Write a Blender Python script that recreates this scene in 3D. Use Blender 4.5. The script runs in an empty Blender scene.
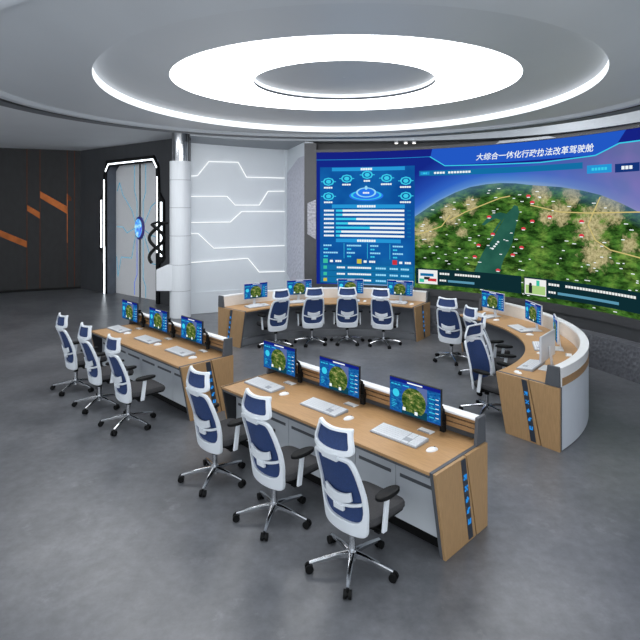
import bpy, bmesh, math, random
from mathutils import Vector, Matrix
random.seed(7)
S = bpy.context.scene
COL = S.collection
R = math.radians
pi = math.pi

# ------------------------------------------------------------------ materials
def lin(c):
    out = []
    for v in c[:3]:
        v = v / 255.0
        out.append(v / 12.92 if v <= .04045 else ((v + .055) / 1.055) ** 2.4)
    return (*out, 1.0)

def nn(nt, t, **kw):
    n = nt.nodes.new(t)
    for k, v in kw.items():
        setattr(n, k, v)
    return n

def surf(name, rgb, rough=.5, metal=0., var=.06, scale=6., stretch=(1, 1, 1), spec=.5, bump=0., bscale=60., coat=0.):
    m = bpy.data.materials.new(name); m.use_nodes = True
    nt = m.node_tree; b = nt.nodes['Principled BSDF']
    tc = nn(nt, 'ShaderNodeTexCoord'); mp = nn(nt, 'ShaderNodeMapping')
    mp.inputs['Scale'].default_value = stretch
    nt.links.new(tc.outputs['Object'], mp.inputs['Vector'])
    no = nn(nt, 'ShaderNodeTexNoise'); no.inputs['Scale'].default_value = scale; no.inputs['Detail'].default_value = 4
    nt.links.new(mp.outputs['Vector'], no.inputs['Vector'])
    cr = nn(nt, 'ShaderNodeValToRGB')
    c = lin(rgb)
    cr.color_ramp.elements[0].position = .3; cr.color_ramp.elements[1].position = .7
    cr.color_ramp.elements[0].color = (*[v * (1 - var) for v in c[:3]], 1)
    cr.color_ramp.elements[1].color = (*[min(1, v * (1 + var)) for v in c[:3]], 1)
    nt.links.new(no.outputs['Fac'], cr.inputs['Fac'])
    nt.links.new(cr.outputs['Color'], b.inputs['Base Color'])
    b.inputs['Roughness'].default_value = rough; b.inputs['Metallic'].default_value = metal
    b.inputs['Specular IOR Level'].default_value = spec
    b.inputs['Coat Weight'].default_value = coat
    if bump:
        n2 = nn(nt, 'ShaderNodeTexNoise'); n2.inputs['Scale'].default_value = bscale
        nt.links.new(mp.outputs['Vector'], n2.inputs['Vector'])
        bp = nn(nt, 'ShaderNodeBump'); bp.inputs['Strength'].default_value = bump; bp.inputs['Distance'].default_value = .01
        nt.links.new(n2.outputs['Fac'], bp.inputs['Height']); nt.links.new(bp.outputs['Normal'], b.inputs['Normal'])
    return m

def glow(name, rgb, strength=1., sample=False):
    m = bpy.data.materials.new(name); m.use_nodes = True
    nt = m.node_tree; nt.nodes.clear()
    o = nn(nt, 'ShaderNodeOutputMaterial'); e = nn(nt, 'ShaderNodeEmission')
    e.inputs['Color'].default_value = lin(rgb); e.inputs['Strength'].default_value = strength
    nt.links.new(e.outputs[0], o.inputs[0])
    if not sample:
        m.cycles.emission_sampling = 'NONE'
    return m

def woodmat(name, rgb, stretch):
    m = surf(name, rgb, rough=.42, var=.10, scale=9, stretch=stretch, spec=.35)
    return m

WOOD = woodmat('oak_top', (182, 144, 101), (1, 9, 9))
WOODV = woodmat('oak_side', (170, 137, 98), (9, 9, 1))
WOODS = woodmat('oak_slat', (166, 132, 94), (1, 9, 9))
GREYDK = surf('graphite', (84, 87, 92), .5)
GREYEND = surf('graphite_cap', (80, 83, 88), .5)
PANDK = surf('dark_side', (40, 42, 46), .5)
BLACK = surf('black_plastic', (12, 13, 14), .55, spec=.2)
CABD = surf('cabinet_grey', (196, 202, 208), .45, var=.03)
CABB = surf('cabinet_body_grey', (140, 145, 150), .5)
SLOT = surf('handle_slot', (84, 88, 94), .5)
ALU = surf('white_aluminium', (236, 238, 240), .35, var=.02)
BEIGE = surf('pale_fabric', (222, 216, 208), .7, var=.04, scale=14, stretch=(1, 1, 6))
PANELW = surf('pale_grey_panel', (205, 212, 222), .45, var=.02)
MODEST = surf('modesty_grey', (120, 124, 130), .55)
CHW = surf('chair_white', (226, 232, 238), .38, var=.02)
MESHB = surf('blue_mesh', (36, 60, 108), .75, var=.18, scale=90, bump=.25, bscale=260)
FABRIC = surf('grey_fabric', (62, 62, 64), .9, var=.14, scale=70, bump=.3, bscale=220)
CHROME = surf('polished_metal', (205, 208, 212), .18, metal=1., var=.02)
SILVER = surf('silver_plastic', (214, 217, 222), .35, metal=.25, var=.02)
KEYW = surf('key_white', (222, 225, 228), .5, var=.02)
KEYC = surf('key_base', (160, 164, 170), .5, var=.02)
DARKP = surf('monitor_black', (18, 19, 22), .4)
PLASTW = surf('white_plastic', (238, 240, 242), .4, var=.02)
LEDB = glow('led_blue', (44, 142, 226), .9)

# ------------------------------------------------------------------ mesh helper
class MB:
    def __init__(self):
        self.bm = bmesh.new()
    def face(self, pts, mi=0):
        vs = [self.bm.verts.new(p) for p in pts]
        f = self.bm.faces.new(vs); f.material_index = mi
        return f
    def prism(self, pts, off, mi=0):
        off = Vector(off); a = [self.bm.verts.new(p) for p in pts]; b = [self.bm.verts.new(Vector(p) + off) for p in pts]
        n = len(pts); fs = [self.bm.faces.new(a[::-1]), self.bm.faces.new(b)]
        for i in range(n):
            fs.append(self.bm.faces.new((a[i], a[(i + 1) % n], b[(i + 1) % n], b[i])))
        for f in fs: f.material_index = mi
        return self
    def box(self, x0, x1, y0, y1, z0, z1, mi=0):
        return self.prism([(x0, y0, z0), (x1, y0, z0), (x1, y1, z0), (x0, y1, z0)], (0, 0, z1 - z0), mi)
    def rings(self, rings, mi=0, closed=True, caps=True):
        vr = [[self.bm.verts.new(p) for p in r] for r in rings]
        n = len(rings[0])
        for k in range(len(vr) - 1):
            for i in range(n if closed else n - 1):
                j = (i + 1) % n
                self.bm.faces.new((vr[k][i], vr[k][j], vr[k + 1][j], vr[k + 1][i])).material_index = mi
        if caps:
            self.bm.faces.new(vr[0][::-1]).material_index = mi; self.bm.faces.new(vr[-1]).material_index = mi
        return self
    def cyl(self, p0, p1, r0, r1=None, n=20, mi=0):
        return self.tube([p0, p1], [r0, r0 if r1 is None else r1], n, mi)
    def tube(self, path, r, n=10, mi=0):
        path = [Vector(p) for p in path]
        rr = r if isinstance(r, (list, tuple)) else [r] * len(path)
        rings = []; up = None
        for i, p in enumerate(path):
            t = (path[min(i + 1, len(path) - 1)] - path[max(i - 1, 0)]).normalized()
            if up is None:
                up = Vector((0, 0, 1)) if abs(t.z) < .9 else Vector((1, 0, 0))
            x = up.cross(t).normalized(); y = t.cross(x).normalized(); up = y
            rings.append([p + rr[i] * (math.cos(a) * x + math.sin(a) * y) for a in [2 * pi * k / n for k in range(n)]])
        return self.rings(rings, mi)
    def sector(self, r0, r1, a0, a1, z0, z1, n=48, mi=0, mi_in=None, mi_out=None, mi_top=None):
        V = self.bm.verts.new; F = self.bm.faces.new
        prev = None
        def q(f, m): f.material_index = mi if m is None else m
        for k in range(n + 1):
            a = R(a0 + (a1 - a0) * k / n); c, s = math.cos(a), math.sin(a)
            cur = [V((r0 * c, r0 * s, z0)), V((r1 * c, r1 * s, z0)), V((r1 * c, r1 * s, z1)), V((r0 * c, r0 * s, z1))]
            if prev:
                q(F((prev[0], cur[0], cur[1], prev[1])), None); q(F((prev[1], cur[1], cur[2], prev[2])), mi_out)
                q(F((prev[2], cur[2], cur[3], prev[3])), mi_top); q(F((prev[3], cur[3], cur[0], prev[0])), mi_in)
            else:
                F(cur).material_index = mi
            prev = cur
        F(prev[::-1]).material_index = mi
        return self
    def build(self, name, mats, parent=None, smooth=False, bevel=0., off=None, seg=2):
        if off is not None:
            bmesh.ops.translate(self.bm, verts=self.bm.verts, vec=off)
        bmesh.ops.recalc_face_normals(self.bm, faces=self.bm.faces)
        me = bpy.data.meshes.new(name); self.bm.to_mesh(me); self.bm.free()
        for m in (mats if isinstance(mats, (list, tuple)) else [mats]): me.materials.append(m)
        if smooth:
            for p in me.polygons: p.use_smooth = True
            me.set_sharp_from_angle(angle=R(38))
        o = bpy.data.objects.new(name, me); COL.objects.link(o)
        if parent is not None: o.parent = parent
        if bevel:
            b = o.modifiers.new('soft_edges', 'BEVEL'); b.width = bevel; b.segments = seg; b.limit_method = 'ANGLE'; b.angle_limit = R(35)
        return o

def thing(name, label, cat, loc=(0, 0, 0), rz=0., group=None):
    o = bpy.data.objects.new(name, None); COL.objects.link(o)
    o.location = loc; o.rotation_euler = (0, 0, rz); o.empty_display_size = .1
    return tag(o, label, cat, group)
def tag(o, label, cat, group=None, kind=None):
    o['label'] = label; o['category'] = cat
    if group: o['group'] = group
    if kind: o['kind'] = kind
    return o
def place(o, loc, rz):
    o.location = loc; o.rotation_euler = (0, 0, rz); return o
def dup(root, loc, rz, label):
    kids = {}
    for ob in list(COL.objects):
        if ob.parent is not None: kids.setdefault(ob.parent, []).append(ob)
    def cp(o, par):
        c = o.copy(); COL.objects.link(c)
        if par is not None: c.parent = par
        for ch in kids.get(o, []): cp(ch, c)
        return c
    r = cp(root, None); place(r, loc, rz); r['label'] = label
    return r

def spline3(pts, k=4):
    pts = [Vector(p) for p in pts]; out = []; n = len(pts)
    for i in range(n - 1):
        p0, p1, p2, p3 = [pts[max(0, min(n - 1, j))] for j in (i - 1, i, i + 1, i + 2)]
        for q in range(k):
            t = q / k
            out.append(.5 * ((2 * p1) + (-p0 + p2) * t + (2 * p0 - 5 * p1 + 4 * p2 - p3) * t * t + (-p0 + 3 * p1 - 3 * p2 + p3) * t ** 3))
    out.append(pts[-1]); return out

# ------------------------------------------------------------------ camera
F_PX, HOR, HC = 536.43, 205.93, 2.8653
cam = bpy.data.cameras.new('camera'); co = bpy.data.objects.new('camera', cam); COL.objects.link(co)
co.location = (0, 0, HC); co.rotation_euler = (R(90), 0, 0)
cam.sensor_width = 36; cam.lens = F_PX / 640 * 36; cam.shift_y = -(320 - HOR) / 640
cam.clip_end = 200
S.camera = co

# ------------------------------------------------------------------ the room shell
CEIL = 4.78
def floor_mat():
    m = surf('polished_concrete', (118, 120, 123), .3)
    nt = m.node_tree; b = nt.nodes['Principled BSDF']
    tc = nn(nt, 'ShaderNodeTexCoord')
    n1 = nn(nt, 'ShaderNodeTexNoise'); n1.inputs['Scale'].default_value = .8; n1.inputs['Detail'].default_value = 6; n1.inputs['Roughness'].default_value = .62
    n2 = nn(nt, 'ShaderNodeTexNoise'); n2.inputs['Scale'].default_value = 9; n2.inputs['Detail'].default_value = 8; n2.inputs['Roughness'].default_value = .7
    n3 = nn(nt, 'ShaderNodeTexNoise'); n3.inputs['Scale'].default_value = 2.6; n3.inputs['Detail'].default_value = 7; n3.inputs['Roughness'].default_value = .7
    for n in (n1, n2, n3): nt.links.new(tc.outputs['Object'], n.inputs['Vector'])
    r1 = nn(nt, 'ShaderNodeValToRGB')
    r1.color_ramp.elements[0].position = .32; r1.color_ramp.elements[1].position = .7
    r1.color_ramp.elements[0].color = lin((84, 87, 91)); r1.color_ramp.elements[1].color = lin((116, 118, 122))
    nt.links.new(n1.outputs['Fac'], r1.inputs['Fac'])
    r2 = nn(nt, 'ShaderNodeValToRGB')
    r2.color_ramp.elements[0].position = .35; r2.color_ramp.elements[1].position = .72
    r2.color_ramp.elements[0].color = (.76, .76, .77, 1); r2.color_ramp.elements[1].color = (1.14, 1.14, 1.15, 1)
    nt.links.new(n2.outputs['Fac'], r2.inputs['Fac'])
    mx = nn(nt, 'ShaderNodeMixRGB', blend_type='MULTIPLY'); mx.inputs['Fac'].default_value = 1
    nt.links.new(r1.outputs['Color'], mx.inputs['Color1']); nt.links.new(r2.outputs['Color'], mx.inputs['Color2'])
    r3 = nn(nt, 'ShaderNodeValToRGB')
    r3.color_ramp.elements[0].position = .6; r3.color_ramp.elements[1].position = .74
    r3.color_ramp.elements[0].color = (0, 0, 0, 1); r3.color_ramp.elements[1].color = (.35, .35, .35, 1)
    nt.links.new(n3.outputs['Fac'], r3.inputs['Fac'])
    m2 = nn(nt, 'ShaderNodeMixRGB', blend_type='MIX'); nt.links.new(r3.outputs['Color'], m2.inputs['Fac'])
    nt.links.new(mx.outputs['Color'], m2.inputs['Color1']); m2.inputs['Color2'].default_value = lin((160, 162, 166))
    nt.links.new(m2.outputs['Color'], b.inputs['Base Color'])
    mr = nn(nt, 'ShaderNodeMapRange'); mr.inputs['To Min'].default_value = .22; mr.inputs['To Max'].default_value = .42
    nt.links.new(n3.outputs['Fac'], mr.inputs['Value']); nt.links.new(mr.outputs['Result'], b.inputs['Roughness'])
    b.inputs['Specular IOR Level'].default_value = .6
    return m
fl = MB().box(-18, 14, -.5, 24, -.1, 0).build('floor', floor_mat())
tag(fl, 'polished grey concrete floor', 'floor', kind='structure')
CEILM = surf('ceiling_paint', (222, 225, 229), .6, var=.02, scale=1)
ce = MB().box(-18, 14, -.5, 24, CEIL, CEIL + .1).build('ceiling', CEILM)
tag(ce, 'flat grey ceiling around the round canopy', 'ceiling', kind='structure')

# dark far-left wall with copper inlays
DARKW = surf('dark_panel_wall', (28, 29, 31), .6, var=.22, scale=7, stretch=(1, 1, .5), bump=.15, bscale=30)
W0 = Vector((-8.3, 18.6, 0))
AL = math.atan2(.95, 2.2)
wl = MB().box(-11, .3, 0, .2, 0, CEIL).build('wall_left', DARKW)
place(wl, W0, AL); tag(wl, 'dark charcoal wall with slanted copper stripes', 'wall', kind='structure')
COPPER = surf('copper', (146, 80, 36), .38, metal=.7, var=.25, scale=3)
COPDK = surf('copper_dark', (84, 44, 24), .5, metal=.6, var=.2, scale=3)
def inlay(pts, m):
    MB().prism([(x, -.012, z) for x, z in pts], (0, .02, 0)).build('copper_inlay', m, wl)
inlay([(-2.9, 2.31), (-1.645, 1.688), (-1.645, 1.474), (-2.9, 2.10)], COPPER)
inlay([(-1.632, 2.896), (-1.258, 2.650), (-1.258, 2.433), (-1.632, 2.704)], COPPER)
inlay([(-1.245, 3.361), (-.432, 2.854), (-.432, 2.597), (-1.245, 3.133)], COPPER)
inlay([(-.412, 3.284), (-.295, 3.16), (-.295, 3.03), (-.412, 3.06)], COPDK)
for t, z0, z1, m in ((-1.639, 0, CEIL, COPDK), (-1.252, 0, CEIL, COPDK), (-.193, 0, CEIL, COPDK), (-.42, 0, 1.6, COPDK), (-.42, 1.6, 3.28, COPPER), (-.42, 3.28, CEIL, COPDK)):
    MB().box(t - .011, t + .011, -.01, .01, z0, z1).build('copper_inlay', m, wl)
MB().box(-11, .0, -.02, .0, 0, .08).build('skirting', BLACK, wl)

# dark wall with the sliding door
DARKW2 = surf('slate_wall', (56, 58, 62), .55, var=.12, scale=3, stretch=(1, 1, .4))
AD = math.atan2(-.632, .775)
w = MB()
w.box(-.3, 1.70, 0, .2, 0, CEIL); w.box(4.60, 6.6, 0, .2, 0, CEIL); w.box(1.70, 4.60, 0, .2, 4.22, CEIL)
wb = w.build('wall_back', DARKW2); place(wb, W0, AD)
tag(wb, 'dark grey wall around the silver sliding door', 'wall', kind='structure')
door = thing('door_1', 'silver double sliding door in a black glowing octagonal frame', 'door', W0, AD); door['kind'] = 'structure'
LEAF = surf('brushed_silver', (240, 241, 243), .35, metal=0., var=.05, scale=10, stretch=(14, 14, .6))
JAMB = surf('jamb_blue_grey', (92, 99, 110), .5, var=.08)
MB().prism([(1.78, .3, .0), (3.155, .3, 0), (3.155, .3, 4.2), (2.0, .3, 4.2), (1.78, .3, 4.0)], (0, .06, 0)).build('door_leaf', LEAF, door)
MB().prism([(3.225, .3, .0), (4.56, .3, 0), (4.56, .3, 4.0), (4.40, .3, 4.2), (3.225, .3, 4.2)], (0, .06, 0)).build('door_leaf', LEAF, door)
MB().box(3.155, 3.225, .292, .36, 0, 4.2).build('dark_gap_strip', BLACK, door)  # black strip added in place of the shade in the gap between leaves
MB().box(1.60, 4.80, .37, .42, 0, 4.4).build('door_backing', BLACK, door)
j = MB(); j.box(1.70, 1.775, 0, .36, 0, 4.22); j.box(4.565, 4.62, 0, .36, 0, 4.22); j.box(1.775, 4.565, 0, .36, 4.205, 4.25)
j.build('jamb', JAMB, door)
outer = [(1.62, 0), (1.62, 1.20), (1.561, 1.285), (1.345, 1.458), (1.345, 3.041), (1.54, 3.28), (1.605, 3.87), (1.78, 4.344), (4.43, 4.356), (4.67, 4.045), (4.72, 3.28), (4.95, 3.02), (4.95, 1.355), (4.73, 1.15), (4.70, 0)]
inner = [(1.76, 0), (1.76, 3.95), (1.95, 4.13), (4.40, 4.15), (4.56, 3.95), (4.56, 0)]
MB().prism([(x, -.06, z) for x, z in outer + inner[::-1]], (0, .06, 0)).build('door_frame', BLACK, door, bevel=.01)
LEDW = glow('led_white', (240, 248, 255), 4., sample=True)
def strip(pts, wdt, par, y, mat=LEDW, nm='light_strip', th=.012):
    """a flat ribbon of given width along a polyline in the local x-z plane"""
    m = MB(); n = len(pts); L_, R_ = [], []
    for i, (x, z) in enumerate(pts):
        d1 = Vector((pts[i][0] - pts[i - 1][0], pts[i][1] - pts[i - 1][1])).normalized() if i else None
        d2 = Vector((pts[i + 1][0] - x, pts[i + 1][1] - z)).normalized() if i < n - 1 else None
        d1 = d1 or d2; d2 = d2 or d1
        nrm = Vector((-(d1 + d2).y, (d1 + d2).x)).normalized(); k = 1 / max(.4, nrm.dot(Vector((-d1.y, d1.x))))
        o_ = nrm * wdt * .5 * k
        L_.append((x + o_.x, z + o_.y)); R_.append((x - o_.x, z - o_.y))
    for i in range(n - 1):
        q = [L_[i], L_[i + 1], R_[i + 1], R_[i]]
        m.prism([(a, y, b) for a, b in q], (0, th, 0))
    return m.build(nm, mat, par)
strip([(1.755, 3.98), (1.93, 4.21), (4.425, 4.235), (4.615, 3.99)], .04, door, -.072)
strip([(1.675, 3.72), (1.675, 1.0)], .055, door, -.072)
strip([(1.70, 1.55), (1.70, 0.01)], .06, door, -.074)
strip([(1.50, 3.06), (1.50, 1.50)], .065, door, -.072)
strip([(4.635, 3.72), (4.635, 1.5)], .04, door, -.072)
strip([(4.845, 2.98), (4.845, 1.40)], .08, door, -.072)
CYAN = glow('circuit_cyan', (75, 185, 225), .75)
CBLUE = glow('circuit_blue', (70, 120, 245), .85)
# emblem and circuit tracery on the leaves
ring = [[(3.19 + rx * math.cos(a), y, 2.172 + rz * math.sin(a)) for a in [2 * pi * k / 28 for k in range(28)]] for rx, rz, y in ((.25, .36, .30), (.25, .36, .255), (.205, .30, .235))]
MB().rings(ring).build('emblem_rim', surf('emblem_rim', (60, 48, 140), .3), door, smooth=True)
def emblem():
    m = bpy.data.materials.new('emblem_glow'); m.use_nodes = True; nt = m.node_tree; nt.nodes.clear()
    o = nn(nt, 'ShaderNodeOutputMaterial'); e = nn(nt, 'ShaderNodeEmission'); tc = nn(nt, 'ShaderNodeTexCoord')
    no = nn(nt, 'ShaderNodeTexNoise'); no.inputs['Scale'].default_value = 7; no.inputs['Detail'].default_value = 4
    cr = nn(nt, 'ShaderNodeValToRGB'); el = cr.color_ramp.elements
    el[0].position = .3; el[0].color = lin((96, 84, 235)); el[1].position = .62; el[1].color = lin((190, 240, 255))
    x = el.new(.46); x.color = lin((84, 180, 252))
    nt.links.new(tc.outputs['Object'], no.inputs['Vector']); nt.links.new(no.outputs['Fac'], cr.inputs['Fac'])
    nt.links.new(cr.outputs['Color'], e.inputs['Color']); nt.links.new(e.outputs[0], o.inputs[0])
    return m
MB().prism([(3.19 + .20 * math.cos(a), .228, 2.172 + .295 * math.sin(a)) for a in [2 * pi * k / 28 for k in range(28)]], (0, .02, 0)).build('emblem', emblem(), door)
for pts, m in (([(2.93, 2.33), (2.75, 2.7), (2.45, 3.0), (2.2, 3.22), (2.0, 3.62), (1.86, 3.35)], CYAN), ([(2.92, 2.17), (2.45, 2.0), (2.2, 2.18), (1.85, 2.18)], CYAN),
               ([(2.95, 1.98), (2.72, 1.2), (2.1, 1.2), (1.9, .55), (1.82, 1.2)], CYAN), ([(3.02, 1.9), (3.02, .7), (2.88, .45), (2.88, .05)], CBLUE),
               ([(3.36, 1.9), (3.36, .62), (3.5, .35), (3.5, .02)], CYAN), ([(3.02, 2.45), (3.02, 3.0), (2.88, 3.35), (2.88, 4.15)], CYAN),
               ([(3.36, 2.45), (3.36, 3.0), (3.5, 3.3), (3.5, 4.15)], CYAN), ([(3.45, 2.33), (3.8, 2.85), (4.1, 3.02), (4.5, 3.1)], CYAN),
               ([(3.46, 2.1), (3.85, 1.95), (4.5, 1.9)], CYAN), ([(3.42, 1.97), (3.85, 1.1), (4.5, 1.05)], CYAN)):
    strip(pts, .02, door, .293, m, 'circuit_line', .006)

# white column with chrome pipe
CX, CY = -3.61, 13.87
WHITEW = surf('white_wall_paint', (214, 221, 227), .42, var=.015, scale=1.5)
WHITEC = surf('white_column', (216, 221, 226), .4, var=.03, scale=8, stretch=(8, 8, .4))
SEAM = surf('seam_grey', (150, 156, 162), .6)
col = thing('column_1', 'round white column with a chrome pipe on top', 'column', (CX, CY, 0)); col['kind'] = 'structure'
zs = [0, .69, 1.36, 2.10, 2.82, 3.53, 4.02]
m = MB()
for a, b in zip(zs, zs[1:]): m.cyl((0, 0, a + .006), (0, 0, b - .006), .27, n=40)
m.build('column_shaft', WHITEC, col, smooth=True)
MB().cyl((0, 0, 0), (0, 0, 4.0), .262, n=40).build('column_core', SEAM, col, smooth=True)
MB().cyl((0, 0, 4.02), (0, 0, CEIL), .165, n=32).build('chrome_pipe', CHROME, col, smooth=True)
m = MB(); m.cyl((-.21, .1, 4.0), (-.21, .1, CEIL), .035, n=10); m.cyl((.21, .1, 4.0), (.21, .1, CEIL), .035, n=10)
m.build('pipe_bracket', GREYDK, col, smooth=True)
MB().prism([(-.56, -.22, .70), (0, -.22, .70), (0, -.22, 1.36), (-.3, -.22, 1.36), (-.56, -.22, 1.24)], (0, .5, 0)).build('side_bracket', WHITEC, col, bevel=.008)
cb = MB()
for ph in (0, pi):
    pts = [Vector((.19 * math.cos(ph + 1.0 + t * 1.0 * 2 * pi), .10 * math.sin(ph + 1.0 + t * 1.0 * 2 * pi), 1.0 * (1 - t))) for t in [k / 44 for k in range(45)]]
    cb.tube(pts, .042, 10)
cb.tube([(.09, .085, 1.0), (.16, 0, 1.02), (.30, -.03, 1.02)], .03, 10)
cb.tube([(-.09, -.085, 1.0), (.05, -.1, 1.05), (.30, -.03, 1.02)], .03, 10)
c_ = cb.build('cable', BLACK, None, smooth=True); c_.location = (CX - .62, CY + .02, 1.40)
tag(c_, 'pair of twisted black cables looping beside the white column', 'cable')

# white wall with zigzag led strips
AW = math.atan2(1.1, 2.43); WW = Vector((-3.43, 14.2, 0))
ww = MB().box(-.25, 2.64, 0, .2, 0, CEIL).build('wall_far', WHITEW); place(ww, WW, AW)
tag(ww, 'white wall with glowing zigzag lines behind the rear desk', 'wall', kind='structure')
MB().box(-.02, 2.64, -.035, 0, 0, .575).build('plinth_panel', WHITEW, ww, bevel=.006)
MB().box(2.64, 2.76, -.03, .2, 0, CEIL).build('pilaster', WHITEW, ww, bevel=.006)
LEDS = glow('led_wall', (250, 253, 255), 1.15)
lines = [[(0, 3.655), (.175, 3.668), (.476, 4.052), (1.285, 4.06), (1.521, 3.658), (2.64, 3.657)],
         [(0, 3.114), (.979, 3.121), (1.202, 2.887), (1.889, 2.887), (2.142, 3.271), (2.64, 3.285)],
         [(0, 2.423), (1.061, 2.425), (1.378, 2.707), (2.64, 2.702)],
         [(0, 2.132), (.199, 2.128), (.613, 1.727), (2.64, 1.738)],
         [(0, 1.37), (1.563, 1.417), (1.889, 1.023), (2.64, 1.002)]]
for i, (ln, wd_) in enumerate(zip(lines, ('top', 'second from top', 'middle', 'second from bottom', 'bottom'))):
    o = strip(ln, .022, None, -.05, LEDS, 'led_strip', .01); place(o, WW, AW)
    tag(o, 'white zigzag light strip in the white wall, the %s one of five' % wd_, 'light strip', 'light strips in the white wall')

# textured slanted side panel between white wall and screen
def bumpy(name, rgb, sc):
    m = surf(name, rgb, .4, var=.02); nt = m.node_tree; b = nt.nodes['Principled BSDF']
    vo = nn(nt, 'ShaderNodeTexVoronoi'); vo.inputs['Scale'].default_value = sc
    tc = nn(nt, 'ShaderNodeTexCoord'); nt.links.new(tc.outputs['Object'], vo.inputs['Vector'])
    bp = nn(nt, 'ShaderNodeBump'); bp.inputs['Strength'].default_value = .45; bp.inputs['Distance'].default_value = .04
    nt.links.new(vo.outputs['Distance'], bp.inputs['Height']); nt.links.new(bp.outputs['Normal'], b.inputs['Normal'])
    cr = nn(nt, 'ShaderNodeValToRGB'); c = lin(rgb)
    cr.color_ramp.elements[0].color = tuple(v * .74 for v in c[:3]) + (1,); cr.color_ramp.elements[1].color = c
    cr.color_ramp.elements[1].position = .5
    nt.links.new(vo.outputs['Distance'], cr.inputs['Fac']); nt.links.new(cr.outputs['Color'], b.inputs['Base Color'])
    return m
PEBBLE = bumpy('pebbled_white', (184, 186, 200), 11)
P0 = Vector((-.93, 15.32, 0)); P1 = Vector((-.36, 13.2, 0))
dv = P1 - P0; LP = dv.length; AP = math.atan2(dv.y, dv.x)
sp = MB().box(0, LP, 0, .2, 0, CEIL).build('wall_side', WHITEW); place(sp, P0, AP)
tag(sp, 'slanted white wall return with a pebbled panel beside the big screen', 'wall', kind='structure')
MB().prism([(.12, -.03, 3.80), (.12, -.03, .95), (1.15, -.03, .6), (LP - .02, -.03, .6), (LP - .02, -.03, 4.1), (1.55, -.03, 4.1)], (0, .03, 0)).build('textured_panel', PEBBLE, sp)

# ------------------------------------------------------------------ big curved screen
SCX, SCY, SR = -.5, 7.0, 6.17
AS, AE = 86.15, 6.0
ZB, ZT = .955, 4.175
def arcobj(name, mats, parent, r0, r1, a0, a1, z0, z1, **kw):
    return MB().sector(r0, r1, a0, a1, z0, z1, **kw).build(name, mats, parent)
vw = thing('video_wall', 'huge curved video wall showing a green map with a Chinese title', 'screen', (SCX, SCY, 0))
BEZ = surf('bezel_graphite', (62, 63, 66), .55, var=.05)
BEZL = surf('bezel_light', (150, 155, 160), .5, var=.03)
m = MB()
m.sector(SR - .05, SR + .35, AE, AS, ZT, 4.24); m.sector(SR - .05, SR + .35, AE, AS, .80, ZB)
m.sector(SR - .05, SR + .35, AS, 88.9, .80, 4.40, n=4)
m.build('bezel', BEZ, vw)
arcobj('screen_back', BEZ, vw, SR + .03, SR + .35, AE, AS, ZB, ZT)
def cylpt(ang, z, layer):
    r = SR - .002 - .004 * layer; a = R(ang)
    return (r * math.cos(a), r * math.sin(a), z)
class Scr:
    """flat shapes on the curved screen: angle in degrees, height in metres"""
    def __init__(s): s.bm = bmesh.new()
    def poly(s, pts, layer=0, mi=0):
        vs = [s.bm.verts.new((-a, layer, z)) for a, z in pts]
        s.bm.faces.new(vs).material_index = mi
    def rect(s, a0, a1, z0, z1, layer=0, mi=0): s.poly([(a0, z0), (a1, z0), (a1, z1), (a0, z1)], layer, mi)
    def ell(s, a, z, ra, rz, layer=0, mi=0, n=20): s.poly([(a + ra * math.cos(2 * pi * k / n), z + rz * math.sin(2 * pi * k / n)) for k in range(n)], layer, mi)
    def ringe(s, a, z, ra, rz, t, layer=0, mi=0, n=20):
        for k in range(n):
            c0, s0, c1, s1 = [f(2 * pi * q / n) for q in (k, k + 1) for f in (math.cos, math.sin)]
            s.poly([(a + ra * c0, z + rz * s0), (a + ra * c1, z + rz * s1), (a + ra * t * c1, z + rz * t * s1), (a + ra * t * c0, z + rz * t * s0)], layer, mi)
    def line(s, pts, wz, layer=0, mi=0):
        for (a0, z0), (a1, z1) in zip(pts, pts[1:]):
            d = Vector((-(a1 - a0) * .1077, z1 - z0)).normalized(); n = Vector((-d.y, d.x)) * wz / 2
            na = -n.x / .1077
            s.poly([(a0 + na, z0 + n.y), (a1 + na, z1 + n.y), (a1 - na, z1 - n.y), (a0 - na, z0 - n.y)], layer, mi)
    def build(s, name, mats, parent):
        k = -AS + 1.5
        while k < -AE:
            bmesh.ops.bisect_plane(s.bm, geom=s.bm.verts[:] + s.bm.edges[:] + s.bm.faces[:], plane_co=(k, 0, 0), plane_no=(1, 0, 0)); k += 1.5
        uvl = s.bm.loops.layers.uv.new('UVMap')
        for f in s.bm.faces:
            for l in f.loops: l[uvl].uv = ((AS + l.vert.co.x) * .1077, l.vert.co.z)
        for v in s.bm.verts: v.co = cylpt(-v.co.x, v.co.z, v.co.y)
        me = bpy.data.meshes.new(name); s.bm.to_mesh(me); s.bm.free()
        for m_ in mats: me.materials.append(m_)
        o = bpy.data.objects.new(name, me); COL.objects.link(o); o.parent = parent
        return o
def U(a): return (AS - a) * .1077

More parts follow.
